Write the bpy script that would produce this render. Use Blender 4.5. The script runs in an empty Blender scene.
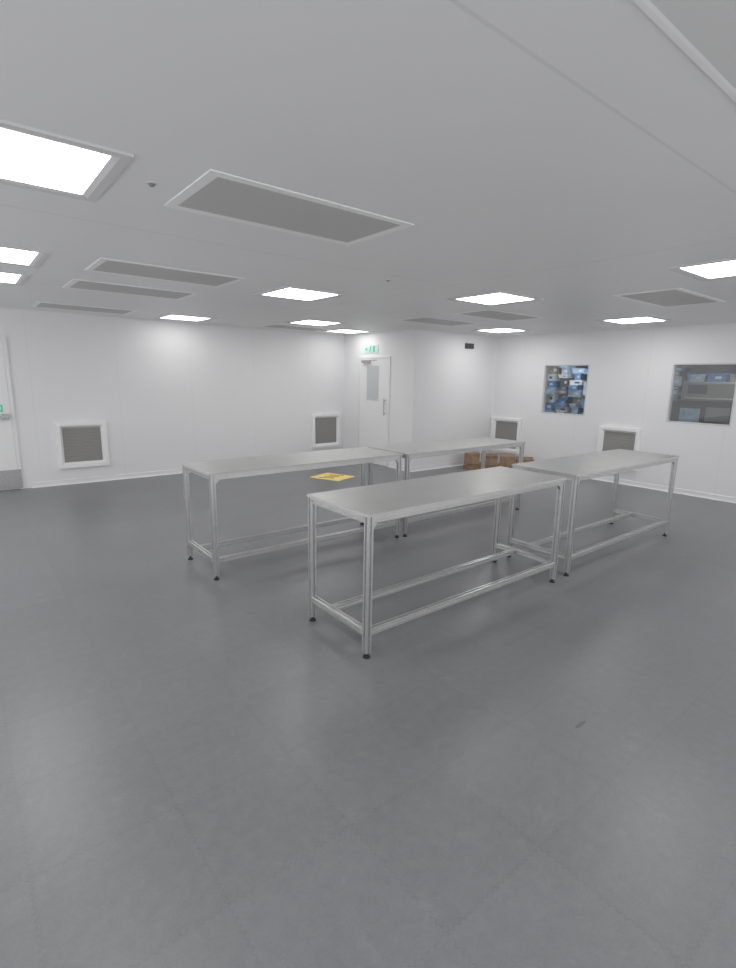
import bpy, bmesh, math, random
from mathutils import Vector, Matrix
random.seed(11)
S = bpy.context.scene
COL = S.collection
PI = math.pi
H = 2.58            # ceiling height
YL = 9.04           # inner face of left wall (runs along X)
XR = 8.83           # inner face of right wall (runs along Y)
XB, YB = 6.55, 6.91 # corner of the boxed-in airlock
X0, Y0 = -1.9, -1.9 # the room is modelled up to here, open behind the viewpoint

# ------------------------------------------------------------------ materials
def mat(name, col, rough=0.5, metal=0.0, noise=0.0, nscale=20.0, bump=0.0, bscale=200.0, spec=0.5, emit=None, estr=0.0):
    m = bpy.data.materials.new(name); m.use_nodes = True
    nt = m.node_tree; b = nt.nodes['Principled BSDF']
    b.inputs['Base Color'].default_value = (*col, 1)
    b.inputs['Roughness'].default_value = rough
    b.inputs['Metallic'].default_value = metal
    b.inputs['Specular IOR Level'].default_value = spec
    tc = nt.nodes.new('ShaderNodeTexCoord')
    if noise > 0:
        n = nt.nodes.new('ShaderNodeTexNoise'); n.inputs['Scale'].default_value = nscale; n.inputs['Detail'].default_value = 4
        nt.links.new(tc.outputs['Object'], n.inputs['Vector'])
        r = nt.nodes.new('ShaderNodeMapRange')
        r.inputs['From Min'].default_value = .3; r.inputs['From Max'].default_value = .7
        r.inputs['To Min'].default_value = 1 - noise; r.inputs['To Max'].default_value = 1 + noise
        nt.links.new(n.outputs['Fac'], r.inputs['Value'])
        v = nt.nodes.new('ShaderNodeVectorMath'); v.operation = 'SCALE'; v.inputs[0].default_value = col
        nt.links.new(r.outputs['Result'], v.inputs['Scale']); nt.links.new(v.outputs['Vector'], b.inputs['Base Color'])
    if bump > 0:
        n = nt.nodes.new('ShaderNodeTexNoise'); n.inputs['Scale'].default_value = bscale
        nt.links.new(tc.outputs['Object'], n.inputs['Vector'])
        bp = nt.nodes.new('ShaderNodeBump'); bp.inputs['Strength'].default_value = bump; bp.inputs['Distance'].default_value = .002
        nt.links.new(n.outputs['Fac'], bp.inputs['Height']); nt.links.new(bp.outputs['Normal'], b.inputs['Normal'])
    if emit:
        b.inputs['Emission Color'].default_value = (*emit, 1); b.inputs['Emission Strength'].default_value = estr
    return m

class NT:
    def __init__(s, m): s.nt = m.node_tree
    def m(s, op, a, b=None, c=None):
        n = s.nt.nodes.new('ShaderNodeMath'); n.operation = op
        for i, v in enumerate((a, b, c)):
            if v is None: continue
            if isinstance(v, (int, float)): n.inputs[i].default_value = v
            else: s.nt.links.new(v, n.inputs[i])
        return n.outputs[0]

def seam_mat(name, col, rough, seams, spec=0.4, dark=.94):
    """painted composite panels: a fine joint at every listed coordinate (axis, position)"""
    m = mat(name, col, rough, spec=spec)
    t = NT(m); nt = m.node_tree; b = nt.nodes['Principled BSDF']
    tc = nt.nodes.new('ShaderNodeTexCoord'); sp = nt.nodes.new('ShaderNodeSeparateXYZ')
    nt.links.new(tc.outputs['Object'], sp.inputs[0])
    tot = None
    for ax, pos, w in seams:
        d = t.m('ABSOLUTE', t.m('SUBTRACT', sp.outputs[ax], pos))
        k = t.m('LESS_THAN', d, w)
        tot = k if tot is None else t.m('MAXIMUM', tot, k)
    n = nt.nodes.new('ShaderNodeTexNoise'); n.inputs['Scale'].default_value = .8; nt.links.new(tc.outputs['Object'], n.inputs['Vector'])
    f = t.m('SUBTRACT', t.m('MULTIPLY_ADD', n.outputs['Fac'], .06, .97), t.m('MULTIPLY', tot, 1 - dark))
    v = nt.nodes.new('ShaderNodeVectorMath'); v.operation = 'SCALE'; v.inputs[0].default_value = col
    nt.links.new(f, v.inputs['Scale']); nt.links.new(v.outputs['Vector'], b.inputs['Base Color'])
    return m

M = {}
wallc = (.835, .835, .848)
M['wall_l'] = seam_mat('wall_panel_a', wallc, .5, [(0, .92 + 1.18*i, .004) for i in range(-3, 6)])
M['wall_r'] = seam_mat('wall_panel_b', wallc, .5, [(1, .3 + 1.18*i, .004) for i in range(-2, 8)])
M['ceil'] = seam_mat('ceiling_panel', (.815, .815, .822), .42,
    [(1, 1.0, .007), (1, 3.6, .008), (1, 6.35, .008), (1, 7.95, .007), (1, -1.4, .007), (0, -.35, .006), (0, 3.85, .007), (0, 7.0, .007)], spec=.5, dark=.90)
M['white'] = mat('white_paint', (.86, .86, .865), .4, bump=.05)
M['trim'] = mat('white_trim', (.83, .83, .835), .4, bump=.05)
M['frame'] = mat('white_metal_frame', (.90, .90, .90), .4, bump=.05)
M['tray'] = mat('grey_light_tray', (.68, .68, .685), .4, bump=.05)
M['alu'] = mat('anodised_aluminium', (.64, .64, .64), .28, metal=.78, noise=.06, nscale=30)
M['steel'] = mat('brushed_steel', (.46, .46, .47), .35, metal=.7, noise=.08, nscale=40)
M['top'] = mat('grey_laminate', (.43, .428, .42), .30, noise=.05, nscale=6, bump=.04, spec=.5)
M['edge'] = mat('pale_edge_band', (.56, .556, .55), .45, noise=.03)
M['black'] = mat('black_rubber', (.02, .02, .022), .6, bump=.2)
M['dark'] = mat('dark_plastic', (.07, .07, .075), .45, bump=.1)
M['slot'] = mat('mid_grey_sensor', (.22, .22, .22), .6, noise=.05)  # plain mid grey of the ceiling sensor heads
M['card'] = mat('cardboard', (.32, .215, .145), .8, noise=.25, nscale=9, bump=.2)
M['cardin'] = mat('brown_mat_marking', (.24, .13, .07), .85, noise=.15, nscale=9)  # brown of the markings on the yellow mat
M['tape'] = mat('parcel_tape', (.42, .31, .20), .5, noise=.05)
M['wood'] = mat('pallet_wood', (.28, .18, .11), .75, noise=.25, nscale=14, bump=.3, bscale=60)
M['blue'] = mat('blue_plastic', (.12, .23, .42), .4, noise=.25, nscale=12)
M['lblue'] = mat('pale_blue_plastic', (.36, .47, .58), .4, noise=.25, nscale=12)
M['wbin'] = mat('white_plastic', (.66, .67, .67), .4, noise=.15)
M['brown'] = mat('brown_crate', (.32, .27, .22), .6, noise=.25)
M['grey'] = mat('machine_grey', (.25, .235, .215), .45, noise=.15, nscale=3)
M['dgrey'] = mat('machine_dark_grey', (.07, .07, .08), .45, noise=.08)
M['green'] = mat('sign_green', (.08, .46, .30), .4, noise=.03, emit=(.05, .65, .38), estr=.25)
M['signw'] = mat('sign_pale_green', (.66, .80, .74), .4, noise=.02)
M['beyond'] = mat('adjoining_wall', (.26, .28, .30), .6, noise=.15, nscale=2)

def emission(name, col, s):
    m = bpy.data.materials.new(name); m.use_nodes = True; nt = m.node_tree; nt.nodes.clear()
    e = nt.nodes.new('ShaderNodeEmission'); e.inputs[0].default_value = (*col, 1); e.inputs[1].default_value = s
    o = nt.nodes.new('ShaderNodeOutputMaterial'); nt.links.new(e.outputs[0], o.inputs[0]); return m
M['led'] = emission('led_diffuser', (1, .995, .985), 10.0)
M['led_soft'] = emission('led_diffuser_dimmed', (1, .995, .985), 5.0)
M['led2'] = emission('adjoining_fill_bright', (.97, .98, 1), 26.0)
M['led3'] = emission('adjoining_fill_dim', (.97, .98, 1), 11.0)

# perforated / mesh faces
def mesh_face(name, c1, c2, scale):
    m = mat(name, c1, .5); t = NT(m); nt = m.node_tree; b = nt.nodes['Principled BSDF']
    tc = nt.nodes.new('ShaderNodeTexCoord'); sp = nt.nodes.new('ShaderNodeSeparateXYZ'); nt.links.new(tc.outputs['Object'], sp.inputs[0])
    a = t.m('PINGPONG', t.m('MULTIPLY', t.m('ADD', sp.outputs[0], sp.outputs[2]), scale), 1.0)
    c = t.m('PINGPONG', t.m('MULTIPLY', t.m('ADD', sp.outputs[1], sp.outputs[2]), scale), 1.0)
    f = t.m('GREATER_THAN', t.m('MULTIPLY', a, c), .35)
    mx = nt.nodes.new('ShaderNodeMix'); mx.data_type = 'RGBA'
    nt.links.new(f, mx.inputs[0]); mx.inputs[6].default_value = (*c1, 1); mx.inputs[7].default_value = (*c2, 1)
    nt.links.new(mx.outputs[2], b.inputs['Base Color']); return m
M['filter'] = mesh_face('perforated_filter_face', (.56, .555, .55), (.46, .455, .45), 420)
M['filter_pale'] = mesh_face('pale_perforated_filter_face', (.72, .72, .72), (.66, .66, .66), 420)
M['louvre'] = mesh_face('grey_louvre_mesh', (.36, .355, .34), (.23, .225, .22), 130)

# glass
def glass():
    m = bpy.data.materials.new('window_glass'); m.use_nodes = True; nt = m.node_tree; nt.nodes.clear()
    t = nt.nodes.new('ShaderNodeBsdfTransparent'); t.inputs[0].default_value = (.84, .86, .87, 1)
    g = nt.nodes.new('ShaderNodeBsdfGlossy'); g.inputs['Roughness'].default_value = .02
    mx = nt.nodes.new('ShaderNodeMixShader'); mx.inputs[0].default_value = .06
    o = nt.nodes.new('ShaderNodeOutputMaterial')
    nt.links.new(t.outputs[0], mx.inputs[1]); nt.links.new(g.outputs[0], mx.inputs[2]); nt.links.new(mx.outputs[0], o.inputs[0]); return m
M['glass'] = glass()
M['dglass'] = mat('grey_vision_glass', (.54, .59, .59), .12, noise=.03, spec=.8)

# floor
def floor_mat():
    m = mat('grey_interlocking_vinyl', (.15, .152, .16), .42, spec=.5); t = NT(m); nt = m.node_tree; b = nt.nodes['Principled BSDF']
    tc = nt.nodes.new('ShaderNodeTexCoord'); sp = nt.nodes.new('ShaderNodeSeparateXYZ'); nt.links.new(tc.outputs['Object'], sp.inputs[0])
    x, y = sp.outputs[0], sp.outputs[1]
    T = .50
    def seam(a, bb, off):
        zig = t.m('PINGPONG', t.m('MULTIPLY', bb, 1.0), .014)
        q = t.m('DIVIDE', t.m('ADD', t.m('ADD', a, off), zig), T)
        d = t.m('ABSOLUTE', t.m('SUBTRACT', t.m('FRACT', q), .5))
        return t.m('LESS_THAN', d, .0050), t.m('FLOOR', t.m('ADD', q, .5))
    s1, ix = seam(x, y, .22); s2, iy = seam(y, x, .40)
    line = t.m('MAXIMUM', s1, s2)
    # a slightly different shade per tile
    cmb = nt.nodes.new('ShaderNodeCombineXYZ'); nt.links.new(ix, cmb.inputs[0]); nt.links.new(iy, cmb.inputs[1])
    wn = nt.nodes.new('ShaderNodeTexWhiteNoise'); wn.noise_dimensions = '2D'; nt.links.new(cmb.outputs[0], wn.inputs['Vector'])
    def noise(s, d=5, r=.6):
        n = nt.nodes.new('ShaderNodeTexNoise'); n.inputs['Scale'].default_value = s; n.inputs['Detail'].default_value = d; n.inputs['Roughness'].default_value = r
        nt.links.new(tc.outputs['Object'], n.inputs['Vector']); return n.outputs['Fac']
    a = noise(.9); c = noise(18, 6, .7); e = noise(110, 2); g = noise(7, 9, .8)
    v = t.m('ADD', t.m('MULTIPLY_ADD', a, .18, .87), t.m('MULTIPLY', t.m('SUBTRACT', c, .5), .34))
    v = t.m('ADD', v, t.m('MULTIPLY', t.m('SUBTRACT', e, .5), .22))
    v = t.m('ADD', v, t.m('MULTIPLY', t.m('SUBTRACT', wn.outputs['Value'], .5), .06))
    # pale scuffs and dust
    mr = nt.nodes.new('ShaderNodeMapRange'); mr.inputs['From Min'].default_value = .56; mr.inputs['From Max'].default_value = .72; mr.inputs['To Max'].default_value = .20
    nt.links.new(g, mr.inputs['Value'])
    v = t.m('ADD', v, mr.outputs['Result'])
    v = t.m('ADD', v, t.m('MULTIPLY', line, -.105))
    # one dark scuff
    dx = t.m('DIVIDE', t.m('SUBTRACT', t.m('ADD', x, t.m('MULTIPLY', y, .3)), 2.64), .045); dy = t.m('DIVIDE', t.m('SUBTRACT', y, 1.12), .010)
    dd = t.m('ADD', t.m('MULTIPLY', dx, dx), t.m('MULTIPLY', dy, dy))
    v = t.m('SUBTRACT', v, t.m('MULTIPLY', t.m('LESS_THAN', dd, 1), .32))
    sc = nt.nodes.new('ShaderNodeVectorMath'); sc.operation = 'SCALE'; sc.inputs[0].default_value = (.226, .229, .2385)
    nt.links.new(v, sc.inputs['Scale']); nt.links.new(sc.outputs['Vector'], b.inputs['Base Color'])
    nt.links.new(t.m('MULTIPLY_ADD', c, .22, .23), b.inputs['Roughness'])
    bp = nt.nodes.new('ShaderNodeBump'); bp.inputs['Strength'].default_value = .18; bp.inputs['Distance'].default_value = .002
    nt.links.new(t.m('SUBTRACT', e, line), bp.inputs['Height']); nt.links.new(bp.outputs['Normal'], b.inputs['Normal'])
    return m
M['floor'] = floor_mat()

# ------------------------------------------------------------------ mesh helpers
class MB:
    def __init__(s): s.bm = bmesh.new()
    def box(s, x0, x1, y0, y1, z0, z1):
        v = [s.bm.verts.new(p) for p in ((x0,y0,z0),(x1,y0,z0),(x1,y1,z0),(x0,y1,z0),(x0,y0,z1),(x1,y0,z1),(x1,y1,z1),(x0,y1,z1))]
        for f in ((3,2,1,0),(4,5,6,7),(0,1,5,4),(1,2,6,5),(2,3,7,6),(3,0,4,7)): s.bm.faces.new([v[i] for i in f])
        return s
    def obox(s, c, size, rot):
        R = Matrix.Rotation(rot, 3, 'Z'); n = len(s.bm.verts)
        s.box(-size[0]/2, size[0]/2, -size[1]/2, size[1]/2, -size[2]/2, size[2]/2); s.bm.verts.ensure_lookup_table()
        for v in s.bm.verts[n:]: v.co = R @ v.co + Vector(c)
        return s
    def prism(s, pts, fn, a, b):
        """polygon pts (u,v) swept from a to b; fn(u,v,w)->xyz"""
        A = [s.bm.verts.new(fn(u, v, a)) for u, v in pts]; B = [s.bm.verts.new(fn(u, v, b)) for u, v in pts]
        n = len(pts)
        s.bm.faces.new(A[::-1]); s.bm.faces.new(B)
        for i in range(n): s.bm.faces.new((A[i], A[(i+1) % n], B[(i+1) % n], B[i]))
        return s
    def cyl(s, c, r, z0, z1, n=20, r2=None, axis='z'):
        r2 = r if r2 is None else r2
        def P(u, v, w): return {'z': (c[0]+u, c[1]+v, w), 'x': (w, c[0]+u, c[1]+v), 'y': (c[0]+u, w, c[1]+v)}[axis]
        A = [s.bm.verts.new(P(r*math.cos(2*PI*i/n), r*math.sin(2*PI*i/n), z0)) for i in range(n)]
        B = [s.bm.verts.new(P(r2*math.cos(2*PI*i/n), r2*math.sin(2*PI*i/n), z1)) for i in range(n)]
        s.bm.faces.new(A[::-1]); s.bm.faces.new(B)
        for i in range(n): s.bm.faces.new((A[i], A[(i+1) % n], B[(i+1) % n], B[i]))
        return s
    def ring(s, x0, x1, y0, y1, wo, fn, d_out, d_in, back=0.0):
        """picture-frame: outer rect, border wo, outer face depth d_out, inner lip depth d_in; fn(u,v,d)"""
        o = [(x0,y0),(x1,y0),(x1,y1),(x0,y1)]
        m_ = [(x0+wo*.6,y0+wo*.6),(x1-wo*.6,y0+wo*.6),(x1-wo*.6,y1-wo*.6),(x0+wo*.6,y1-wo*.6)]
        i_ = [(x0+wo,y0+wo),(x1-wo,y0+wo),(x1-wo,y1-wo),(x0+wo,y1-wo)]
        L = [[s.bm.verts.new(fn(*p, back)) for p in o], [s.bm.verts.new(fn(*p, d_out)) for p in o],
             [s.bm.verts.new(fn(*p, d_out)) for p in m_], [s.bm.verts.new(fn(*p, d_in)) for p in i_], [s.bm.verts.new(fn(*p, back)) for p in i_]]
        for k in range(5):
            a, b = L[k], L[(k+1) % 5]
            for j in range(4): s.bm.faces.new((a[j], a[(j+1) % 4], b[(j+1) % 4], b[j]))
        return s
    def build(s, name, m, parent=None, bevel=0.0, loc=None):
        bmesh.ops.recalc_face_normals(s.bm, faces=s.bm.faces)
        me = bpy.data.meshes.new(name); s.bm.to_mesh(me); s.bm.free()
        me.materials.append(M[m] if isinstance(m, str) else m)
        o = bpy.data.objects.new(name, me); COL.objects.link(o)
        if parent: o.parent = parent
        if loc: o.location = loc
        if bevel:
            b = o.modifiers.new('bevel', 'BEVEL'); b.width = bevel; b.segments = 2; b.limit_method = 'ANGLE'
        return o
def tag(o, label=None, cat=None, group=None, kind=None):
    if label: o['label'] = label
    if cat: o['category'] = cat
    if group: o['group'] = group
    if kind: o['kind'] = kind
    return o
def empty(name, loc, rz=0):
    o = bpy.data.objects.new(name, None); COL.objects.link(o); o.location = loc; o.rotation_euler = (0, 0, rz); o.empty_display_size = .1; return o
def copy_tree(o, parent=None):
    c = o.copy(); COL.objects.link(c); c.parent = parent
    for ch in list(o.children): copy_tree(ch, c)
    return c
def struct(mb, name, m, bevel=0): return tag(mb.build(name, m, None, bevel), kind='structure')

# ------------------------------------------------------------------ room shell
struct(MB().box(X0, 12.3, Y0, YL+.1, -.1, 0), 'floor', 'floor')
struct(MB().box(X0, 12.3, Y0, YL+.1, H, H+.1), 'ceiling', 'ceil')
struct(MB().box(X0, XR+.1, YL, YL+.1, 0, H), 'wall_left', 'wall_l')
WZ0, WZ1 = 1.11, 2.0
WINS = [(4.86, 5.73), (2.60, 3.47)]
w = MB()
ys = [Y0, 2.60, 3.47, 4.86, 5.73, YL]
for i in range(5):
    if i in (1, 3):
        w.box(XR, XR+.1, ys[i], ys[i+1], 0, WZ0); w.box(XR, XR+.1, ys[i], ys[i+1], WZ1, H)
    else: w.box(XR, XR+.1, ys[i], ys[i+1], 0, H)
struct(w, 'wall_right', 'wall_r')
struct(MB().box(XB, XB+.1, YB, YL, 0, H), 'wall_airlock_left', 'wall_r')
struct(MB().box(XB+.1, XR, YB, YB+.1, 0, H), 'wall_airlock_front', 'wall_l')
# adjoining room seen through the windows
struct(MB().box(12.2, 12.3, .5, YL, 0, H), 'wall_beyond', 'beyond')
struct(MB().box(XR+.1, 12.2, .4, .5, 0, H), 'wall_beyond_near', 'beyond')
struct(MB().box(XR+.1, 12.2, YL, YL+.1, 0, H), 'wall_beyond_far', 'beyond')
# coved skirting
def cove(name, fn, a, b):
    pts = [(0, 0), (.03, 0), (.022, .004), (.014, .012), (.010, .03), (.010, .075), (.006, .08), (0, .08)]
    struct(MB().prism(pts, fn, a, b), name, 'trim')
cove('baseboard_left', lambda u, v, w: (w, YL-u, v), .78, XB)
cove('baseboard_right', lambda u, v, w: (XR-u, w, v), Y0, YB)
cove('baseboard_airlock_left', lambda u, v, w: (XB-u, w, v), YB, 7.52)
cove('baseboard_airlock_front', lambda u, v, w: (w, YB-u, v), XB, XR)
# corner and ceiling cove trims
def tri(name, fn, a, b, s=.03):
    struct(MB().prism([(0, 0), (s, 0), (s*.35, s*.35), (0, s)], fn, a, b), name, 'trim')
tri('trim_1', lambda u, v, w: (w, YL-u, H-v), X0, XB)
tri('trim_2', lambda u, v, w: (XR-u, w, H-v), Y0, YB)
tri('trim_3', lambda u, v, w: (w, YB-u, H-v), XB, XR)
tri('trim_4', lambda u, v, w: (XB-u, w, H-v), YB, YL)
tri('trim_5', lambda u, v, w: (XR-u, YB-v, w), .09, H-.03)

# windows
for i, (a, b) in enumerate(WINS):
    t = tag(empty('window_%d' % (i+1), (XR, (a+b)/2, (WZ0+WZ1)/2)), kind='structure')
    hw, hh = (b-a)/2, (WZ1-WZ0)/2
    MB().ring(-hw-.008, hw+.008, -hh-.008, hh+.008, .020, lambda u, v, d: (-d, u, v), .006, .003, -.09).build('window_frame', 'tray', t)
    MB().box(.03, .038, -hw+.010, hw-.010, -hh+.010, hh-.010).build('window_pane', 'glass', t)

# door_1 : fire exit in the left wall
d = tag(empty('door_1', (.14, YL, 0)), kind='structure')
m_ = MB()
for x in (-.54, .49): m_.box(x, x+.05, -.028, 0, 0, 2.18)
m_.box(-.49, .49, -.028, 0, 2.13, 2.18)
m_.build('door_frame', 'trim', d, .004)
lf = MB().box(-.488, .488, -.022, 0, .008, 2.128).build('door_leaf', 'white', d, .002)
MB().ring(-.30, .30, 1.28, 1.98, .025, lambda u, v, k: (u, -.022-k, v), .008, .004).build('vision_frame', 'trim', d)
MB().box(-.275, .275, -.026, -.022, 1.305, 1.955).build('vision_pane', 'dglass', d)
MB().box(-.47, .53, -.036, -.030, .02, .30).build('kick_plate', 'steel', d, .001)
pb = MB().box(-.44, .46, -.10, -.07, 1.05, 1.09); pb.box(-.44, -.36, -.07, -.022, 1.03, 1.11); pb.box(.38, .46, -.07, -.022, 1.03, 1.11)
pb.build('push_bar', 'steel', d, .004)
sg = MB().box(.10, .40, -.028, -.022, 1.14, 1.24).build('door_sign', 'green', d)
MB().box(.34, .38, -.031, -.028, 1.165, 1.215).build('sign_mark', 'signw', sg)

# door_2 : in the airlock side
d = tag(empty('door_2', (XB, 8.04, 0)), kind='structure')
m_ = MB()
for y in (-.49, .45): m_.box(-.02, 0, y, y+.04, 0, 2.12)
m_.box(-.02, 0, -.45, .45, 2.08, 2.12)
m_.build('door_frame', 'trim', d, .004)
MB().box(-.015, 0, -.445, .445, .008, 2.076).build('door_leaf', 'white', d, .002)
MB().ring(-.17, .23, 1.25, 1.96, .02, lambda u, v, k: (-.015-k, u, v), .006, .003).build('vision_frame', 'trim', d)
MB().box(-.019, -.015, -.15, .21, 1.27, 1.94).build('vision_pane', 'dglass', d)
hb = MB().cyl((-.06, -.38), .010, 1.0, 1.32, 14); hb.cyl((-.38, 1.03), .008, -.06, -.015, 12, axis='x'); hb.cyl((-.38, 1.29), .008, -.06, -.015, 12, axis='x')
hb.build('pull_handle', 'steel', d)
cl = MB().box(-.07, -.015, .10, .34, 2.0, 2.05).build('door_closer', 'steel', d, .004)
MB().box(-.08, -.07, -.15, .30, 2.035, 2.05).build('closer_arm', 'steel', cl)

# exit sign above door_2
s = tag(empty('exit_sign', (XB, 8.14, 2.26)), 'small pale emergency exit sign with green running figure above the airlock door', 'sign')
MB().box(-.012, 0, -.215, .215, -.078, .078).build('sign_plate', 'signw', s, .002)
X_ = (-.015, -.012); K = .9
def bars(name, segs, head=None):
    fg = MB()
    if head: fg.cyl((head[0]*K, head[1]*K), .013, X_[0], X_[1], 14, axis='x')
    for p, q2, wd in segs:
        a, b = Vector(p)*K, Vector(q2)*K; n = (b-a).normalized(); t = Vector((-n.y, n.x))*wd/2*K
        fg.prism([tuple(a+t), tuple(a-t), tuple(b-t), tuple(b+t)], lambda u, v, w_: (w_, u, v), *X_)
    return fg.build(name, 'green', s)
bars('running_figure', [((.01, .048), (.03, -.012), .026), ((.03, -.012), (.00, -.035), .016), ((.00, -.035), (.012, -.07), .013),
    ((.03, -.012), (.062, -.045), .016), ((.062, -.045), (.085, -.04), .012), ((.01, .034), (-.028, .012), .011), ((.012, .034), (.05, .022), .011)], (.015, .058))
bars('doorway_mark', [((-.07, 0), (-.13, 0), .135)])
bars('arrow', [((.21, 0), (.13, 0), .018), ((.135, 0), (.168, .036), .016), ((.135, 0), (.168, -.036), .016)])

# ------------------------------------------------------------------ workbenches
SQ = .042
def slot_profile(s=SQ, w_=.013, dp=.012):
    h = s/2; side = [(-h+.0015, -h), (-w_/2, -h), (-w_/2, -h+dp), (w_/2, -h+dp), (w_/2, -h), (h-.0015, -h), (h, -h+.0015)]
    out = []
    for k in range(4):
        c, sn = [(1, 0), (0, 1), (-1, 0), (0, -1)][k]
        out += [(c*u - sn*v, sn*u + c*v) for u, v in side]
    return out
PR = slot_profile()
LT, WT, HT = 2.10, .67, .922
def extr(axis, c, a, b):
    f = {'x': lambda u, v, w_: (w_, c[0]+u, c[1]+v), 'y': lambda u, v, w_: (c[0]+u, w_, c[1]+v), 'z': lambda u, v, w_: (c[0]+u, c[1]+v, w_)}[axis]
    return MB().prism(PR, f, a, b)
def make_bench():
    t = empty('workbench', (0, 0, 0))
    hx, hy = LT/2, WT/2; s = SQ; zt = HT-.016
    wt = MB().box(-hx, hx, -hy, hy, zt, HT).build('worktop', 'top', t, .001)
    e = MB()
    for y in (-hy-.002, hy): e.box(-hx-.002, hx+.002, y, y+.002, zt+.001, HT-.002)
    for x in (-hx-.002, hx): e.box(x, x+.002, -hy, hy, zt+.001, HT-.002)
    e.build('edge_band', 'edge', wt)
    lx, ly = hx-s/2-.004, hy-s/2-.004; zc = zt-s/2
    for y in (-ly, ly): extr('x', (y, zc), -lx+s/2, lx-s/2).build('upper_rail', 'alu', t)
    for x in (-lx, lx): extr('y', (x, zc), -ly+s/2, ly-s/2).build('upper_rail', 'alu', t)
    for x in (-lx, lx):
        for y in (-ly, ly):
            l = extr('z', (x, y), .035, zt).build('leg', 'alu', t)
            MB().cyl((x, y), .024, 0, .012, 20, .020).cyl((x, y), .008, .012, .035, 12).build('levelling_foot', 'black', l)
    zr = .17
    for x in (-lx, lx): extr('y', (x, zr), -ly+s/2, ly-s/2).build('lower_rail', 'alu', t)
    for y in (-ly, ly-.22): extr('x', (y, zr), -lx+s/2, lx-s/2).build('lower_rail', 'alu', t)
    for sx in (-1, 1):
        for sy in (-1, 1):
            x, y = sx*(lx-s/2), sy*ly
            z = zt-s
            MB().prism([(0, 0), (-sx*.04, 0), (0, -.04)], lambda u, v, w_: (x+u, w_, z+v), y-.012, y+.012).build('corner_bracket', 'alu', t)
    return t
proto = make_bench()
benches = [(1.81, 2.25, 'long grey-topped aluminium workbench nearest the viewer, its four legs fully in view'),
           (4.10, 2.26, 'grey-topped aluminium workbench at the right, end to end behind the nearest bench'),
           (1.56, 3.99, 'grey-topped aluminium workbench at the left, in front of the yellow floor mat'),
           (3.71, 3.97, 'farthest aluminium workbench, in front of the cardboard boxes near the back corner')]
for i, (x, y, lab) in enumerate(benches):
    o = proto if i == 0 else copy_tree(proto)
    o.location = (x+LT/2, y+WT/2, 0); tag(o, lab, 'workbench', 'aluminium workbenches set out in two rows')

# ------------------------------------------------------------------ ceiling lights
def make_light(led='led'):
    t = empty('ceiling_light', (0, 0, H)); a = .30; b = .37
    MB().ring(-b, b, -b, b, b-a, lambda u, v, d_: (u, v, -d_), .012, .006).build('light_frame', 'tray', t)
    MB().box(-a, a, -a, a, -.006, -.002).build('diffuser', led, t)
    return t
lights = [(.32, 2.80, 'large bright square ceiling light cut by the left edge, nearest the viewer'),
          (.32, 5.05, 'bright ceiling light at the left edge, beside the second filter panel'),
          (.32, 6.22, 'partly cut bright ceiling light at the left edge, farther of the two small ones'),
          (3.07, 5.07, 'bright square ceiling light above the left workbench, just left of centre'),
          (4.78, 3.80, 'bright square ceiling light above the farthest workbench, right of centre'),
          (4.80, 1.52, 'bright ceiling light cut by the right edge of the view'),
          (7.74, 3.65, 'ceiling light in front of the wall between the two windows'),
          (7.78, 6.00, 'ceiling light in front of the back corner beside the airlock wall'),
          (3.00, 8.40, 'ceiling light close to the left wall between the two low grilles'),
          (4.80, 7.45, 'ceiling light in front of the airlock door, nearer of the pair'),
          (6.08, 8.30, 'small-looking ceiling light right beside the airlock door'),
          (3.10, -.30, 'ceiling light out of view behind the viewer on the right'),
          (.36, -.60, 'ceiling light out of view directly behind the viewer'),
          (7.70, .60, 'ceiling light out of view near the right wall')]
pl = make_light(); ps = make_light('led_soft'); soft0 = False
for i, (x, y, lab) in enumerate(lights):
    if i in (8, 10):
        o = copy_tree(ps) if soft0 else ps; soft0 = True
    else: o = pl if i == 0 else copy_tree(pl)
    o.location = (x, y, H); tag(o, lab, 'ceiling light', 'square ceiling light panels')
for x, y, led, k in ((9.5, 2.6, 'led3', 'larger right'), (9.5, 5.6, 'led2', 'smaller left')):  # unseen lamps added to brighten what shows through each window
    o = make_light(led); o.location = (x, y, H)
    tag(o, 'added unseen ceiling light brightening the adjoining room behind the %s window' % k, 'ceiling light', 'added unseen fill lights of the adjoining room')

# ------------------------------------------------------------------ ceiling filter housings
def make_filter(wx=1.13, wy=.55, face='filter', bd=.045, fm='frame'):
    t = empty('ceiling_filter', (0, 0, H))
    MB().ring(-wx/2-bd, wx/2+bd, -wy/2-bd, wy/2+bd, bd+.01, lambda u, v, d_: (u, v, -d_), .006, .004).build('filter_frame', fm, t)
    MB().box(-wx/2+.01, wx/2-.01, -wy/2+.01, wy/2-.01, -.004, -.001).build('filter_face', face, t)
    return t
filters = [(1.60, 2.69, 'large grey perforated ceiling filter panel nearest the viewer, at upper left centre'),
           (1.63, 4.95, 'grey ceiling filter panel second from the viewer in the left row'),
           (1.64, 6.15, 'grey ceiling filter panel third from the viewer in the left row'),
           (1.58, 8.33, 'faint grey ceiling filter panel close to the left wall'),
           (6.04, 5.85, 'grey ceiling filter panel in front of the airlock corner'),
           (6.04, 4.70, 'grey ceiling filter panel just beyond the light over the farthest workbench'),
           (6.04, 2.50, 'grey ceiling filter panel on the right, above the right workbench'),
           (5.05, 8.50, 'thin-looking grey ceiling filter panel by the left wall near the airlock door')]
pf = make_filter()
for i, (x, y, lab) in enumerate(filters):
    o = pf if i == 0 else copy_tree(pf)
    o.location = (x, y, H); tag(o, lab, 'ceiling filter', 'grey ceiling filter panels')
o = make_filter(1.18, .60, 'filter_pale', .015, 'white'); o.location = (1.72, .41, H)
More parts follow.
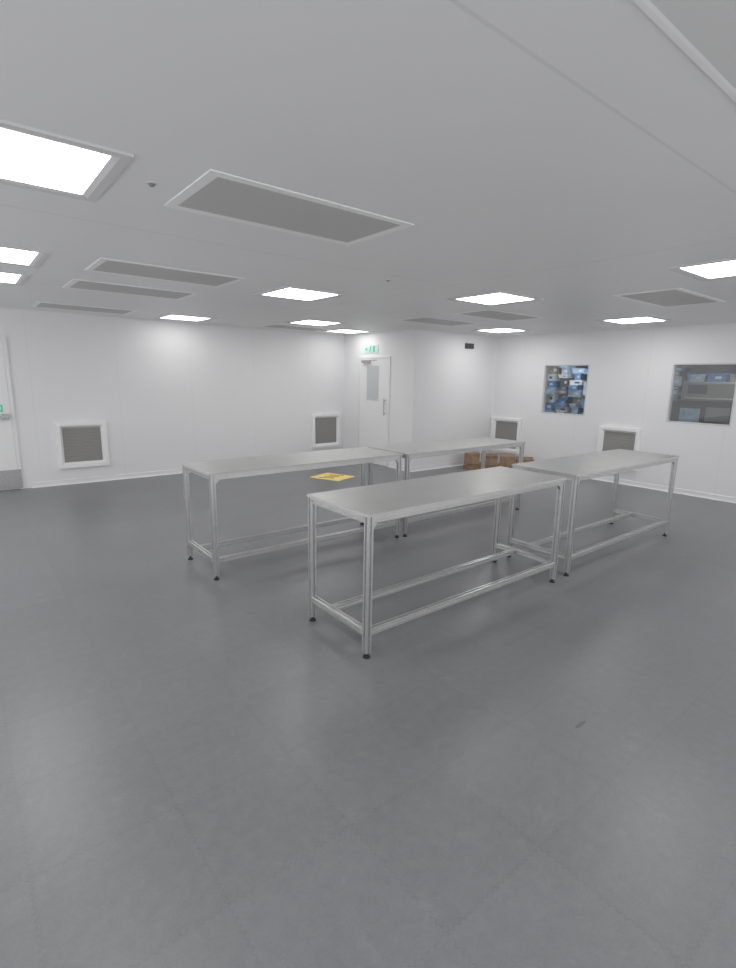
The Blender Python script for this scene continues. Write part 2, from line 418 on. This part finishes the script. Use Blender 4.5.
tag(o, 'pale grey ceiling filter panel cut by the top right corner of the view', 'ceiling filter', 'grey ceiling filter panels')

# small ceiling heads
def make_head():
    t = empty('ceiling_sensor', (0, 0, H))
    MB().cyl((0, 0), .026, -.004, 0, 24).build('base_plate', 'tray', t)
    MB().cyl((0, 0), .010, -.014, -.004, 16, .016).build('sensor_head', 'slot', t)
    return t
ph = make_head()
for i, (x, y, lab) in enumerate([(.845, 2.72, 'small round ceiling sensor between the big light and big filter panel'),
                                 (3.22, 3.78, 'small round ceiling sensor above the middle of the workbenches')]):
    o = ph if i == 0 else copy_tree(ph)
    o.location = (x, y, H); tag(o, lab, 'sensor', 'small ceiling sensors')

# ------------------------------------------------------------------ low wall grilles
def make_grille():
    t = empty('wall_grille', (0, 0, 0)); a = .35; br = .085
    fn = lambda u, v, d_: (u, -d_, v)
    MB().ring(-a, a, -a, a, br, fn, .065, .02).build('grille_frame', 'frame', t, .002)
    g = MB().box(-a+br, a-br, -.014, -.002, -a+br, a-br)
    n = 24; h = 2*(a-br)/n
    for k in range(n):
        z = -a+br+k*h
        g.prism([(-.014, z+.002), (-.022, z+.004), (-.014, z+h-.003)], lambda u, v, w_: (w_, u, v), -a+br+.002, a-br-.002)
    g.build('louvre_panel', 'louvre', t)
    return t
pg = make_grille()
for i, (x, y, rz, lab) in enumerate([(1.51, YL, 0, 'white framed air return grille on the left wall, nearer the left edge'),
                                     (6.07, YL, 0, 'white framed air return grille on the left wall beside the airlock door'),
                                     (XR, 6.50, -PI/2, 'white framed air return grille on the right wall by the back corner'),
                                     (XR, 4.18, -PI/2, 'white framed air return grille on the right wall between the windows, behind right bench')]):
    o = pg if i == 0 else copy_tree(pg)
    o.location = (x, y, .61); o.rotation_euler = (0, 0, rz); tag(o, lab, 'grille', 'low wall air return grilles')

# small dark wall unit
t = tag(empty('wall_display', (8.0, YB, 2.35)), 'small dark rectangular unit high on the airlock front wall', 'display')
MB().box(-.12, .12, -.025, 0, -.05, .05).build('housing', 'dark', t, .003)
MB().box(-.10, .10, -.028, -.025, -.035, .035).build('screen', 'dgrey', t)

# ------------------------------------------------------------------ floor mat, pallets and boxes
t = tag(empty('floor_mat', (5.04, 7.28, 0), math.radians(20)), 'flat yellow mat with brown markings lying on the floor behind the left bench', 'mat')
mm = mat('yellow_mat', (1.0, .78, .26), .6, noise=.08, nscale=7)
MB().box(-.26, .26, -.30, .30, 0, .008).build('mat_sheet', mm, t, .002)
for a in (-.15, 0, .14): MB().obox((a, .02, .0095), (.035, .26, .003), .5).build('marking', 'cardin', t)

ROT = math.radians(-51)
dv = Vector((math.cos(ROT), math.sin(ROT)))
def pallet(c, lab):
    t = tag(empty('wooden_pallet', (c.x, c.y, 0), ROT), lab, 'pallet', 'low wooden pallets in the back corner')
    for y in (-.17, 0, .17): MB().box(-.33, .33, y-.03, y+.03, 0, .075).build('bearer', 'wood', t, .002)
    for x in (-.28, -.14, 0, .14, .28): MB().box(x-.045, x+.045, -.20, .20, .075, .095).build('deck_board', 'wood', t, .002)
def cbox(c, sx, sy, sz, lab, opened=False, z=.096, da=0):
    t = tag(empty('cardboard_box', (c.x, c.y, z), ROT+da), lab, 'box', 'cardboard boxes in the back corner')
    a, b = sx/2, sy/2; th = .006
    m_ = MB().box(-a, a, -b, b, 0, th)
    m_.box(-a, a, -b, -b+th, th, sz); m_.box(-a, a, b-th, b, th, sz); m_.box(-a, -a+th, -b+th, b-th, th, sz); m_.box(a-th, a, -b+th, b-th, th, sz)
    m_.build('body', 'card', t)
    if opened:
        for s_ in (-1, 1):
            MB().prism([(s_*b, sz), (s_*(b+.03), sz+.06), (s_*(b+.026), sz+.063), (s_*(b-.005), sz+.003)], lambda u, v, w_: (w_, u, v), -a, a).build('flap', 'card', t)
    else:
        MB().box(-a, a, -b, -.001, sz, sz+th).build('flap', 'card', t); MB().box(-a, a, .001, b, sz, sz+th).build('flap', 'card', t)
        MB().box(-a, a, -.025, .025, sz+th, sz+th+.001).build('tape_strip', 'tape', t)
A_, B_ = Vector((7.97, 6.42)), Vector((8.39, 5.90))
pallet(A_, 'low wooden pallet at the left of the brown pile behind the farthest bench')
pallet(B_, 'low wooden pallet at the right of the brown pile behind the farthest bench')
cbox(A_-dv*.175, .28, .28, .21, 'closed brown cardboard box at the left end of the pile on pallets', da=.08)
cbox(A_+dv*.155, .32, .30, .13, 'open brown cardboard box, second from the left on the pallets', True)
cbox(B_-dv*.172, .27, .30, .18, 'closed brown cardboard box, third from the left on the pallets', da=-.1)
cbox(B_+dv*.155, .32, .30, .09, 'low open brown cardboard box at the right end of the pile', True)

# ------------------------------------------------------------------ adjoining room contents
def side_table(x, y, l, lab):
    t = tag(empty('side_table', (x, y, 0)), lab, 'table')
    MB().box(-.32, .32, -l/2, l/2, .86, .90).build('tabletop', 'top', t, .003)
    for sx in (-.28, .28):
        for sy in (-l/2+.04, l/2-.04): MB().box(sx-.02, sx+.02, sy-.02, sy+.02, 0, .86).build('leg', 'alu', t)
side_table(10.35, 6.15, 1.7, 'table stacked with crates seen through the smaller left window')
side_table(10.95, 4.35, 1.5, 'table stacked with crates seen through the larger right window')
def make_crate(m, sx, sy, sz):
    t = empty('storage_crate', (0, 0, 0)); a, b, th = sx/2, sy/2, .008
    c = MB().box(-a, a, -b, b, 0, th)
    c.box(-a, a, -b, -b+th, th, sz); c.box(-a, a, b-th, b, th, sz); c.box(-a, -a+th, -b+th, b-th, th, sz); c.box(a-th, a, -b+th, b-th, th, sz)
    c.build('crate_body', m, t)
    MB().box(-a-.01, a+.01, -b-.008, b+.008, sz-.025, sz).build('rim', m, t)
    MB().box(-a-.004, -a, -b*.6, b*random.uniform(-.2, .4), sz*.35, sz*.65).build('label_card', 'wbin' if m != 'wbin' else 'dgrey', t)
    return t
nm = {'blue': 'dark blue', 'lblue': 'pale blue', 'brown': 'brown', 'wbin': 'white', 'dgrey': 'dark grey'}
for rx, ry, n, wn in ((10.35, 6.15, 5, 'smaller left'), (10.95, 4.35, 4, 'larger right')):
    for j in range(n):
        z = .9; lvl = 0
        while z < 2.0:
            k = random.choice(['blue', 'blue', 'lblue', 'lblue', 'wbin', 'dgrey', 'brown']); sz = random.choice((.07, .10, .14, .18)); w_ = random.choice((.14, .20, .27))
            if z+sz > random.uniform(1.9, 2.3): break
            o = make_crate(k, random.choice((.25, .33, .42)), w_, sz)
            o.location = (rx+random.uniform(-.07, .07), ry-(n-1)*.15+j*.30+random.uniform(-.03, .03)*(w_ < .25), z+.0005)
            pos = ['first', 'second', 'third', 'fourth', 'fifth'][n-1-j]; lv = ['lowest', 'second', 'third', 'fourth', 'fifth', 'sixth', 'seventh', 'eighth', 'ninth', 'tenth', 'eleventh', 'twelfth', 'thirteenth', 'fourteenth', 'fifteenth', 'sixteenth'][lvl]
            tag(o, '%s crate, %s up in %s stack behind %s window' % (nm[k], lv, pos, wn), 'crate', 'stacked crates in the adjoining room')
            z += sz+.001; lvl += 1
t = tag(empty('test_machine', (10.05, 3.30, 0)), 'grey boxy machine with dark base seen through the larger right window', 'machine')
MB().box(-.3, .3, -.62, .58, .06, 1.42).build('base_cabinet', 'dgrey', t, .01)
MB().box(-.36, .3, -.66, .34, 1.42, 1.74).build('hood', 'grey', t, .03)
MB().box(-.364, -.36, -.60, .28, 1.46, 1.485).build('grey_strip', 'steel', t)
MB().box(-.364, -.36, -.05, .24, 1.54, 1.69).build('inspection_panel', 'dgrey', t)
MB().box(-.306, -.30, -.40, -.05, 1.1, 1.33).build('control_panel', 'grey', t)
MB().box(-.306, -.30, .03, .34, 1.05, 1.30).build('control_panel', 'lblue', t)
for x in (-.24, .24):
    for y in (-.52, .48): MB().cyl((x, y), .03, 0, .06, 14).build('foot', 'black', t)
for i, (y, k, sy, sz) in enumerate(((-.42, 'brown', .24, .12), (-.10, 'blue', .26, .14), (.18, 'lblue', .22, .12))):
    o = make_crate(k, .34, sy, sz); o.location = (10.02, 3.30+y, 1.741)
    tag(o, '%s crate on top of the grey machine behind the larger right window' % nm[k], 'crate', 'crates on the machine')

# ------------------------------------------------------------------ world + camera
wd = bpy.data.worlds.new('world'); S.world = wd; wd.use_nodes = True
wd.node_tree.nodes['Background'].inputs[0].default_value = (.995, .995, 1, 1); wd.node_tree.nodes['Background'].inputs[1].default_value = 1.3
cam = bpy.data.cameras.new('camera'); co = bpy.data.objects.new('camera', cam); COL.objects.link(co); S.camera = co
cam.sensor_fit = 'VERTICAL'; cam.sensor_height = 36; cam.lens = 515/968*36; cam.clip_start = .05
az, pit, rol = math.radians(38.7), math.radians(11.6), math.radians(1.03)
fh = Vector((math.sin(az), math.cos(az), 0)); r = Vector((math.cos(az), -math.sin(az), 0))
f = fh*math.cos(pit) - Vector((0, 0, 1))*math.sin(pit); u = r.cross(f)
r2 = r*math.cos(rol) + u*math.sin(rol); u2 = u*math.cos(rol) - r*math.sin(rol)
mw = Matrix((r2, u2, -f)).transposed().to_4x4(); mw.translation = Vector((0, 0, 1.7)); co.matrix_world = mw
S.view_settings.view_transform = 'Standard'
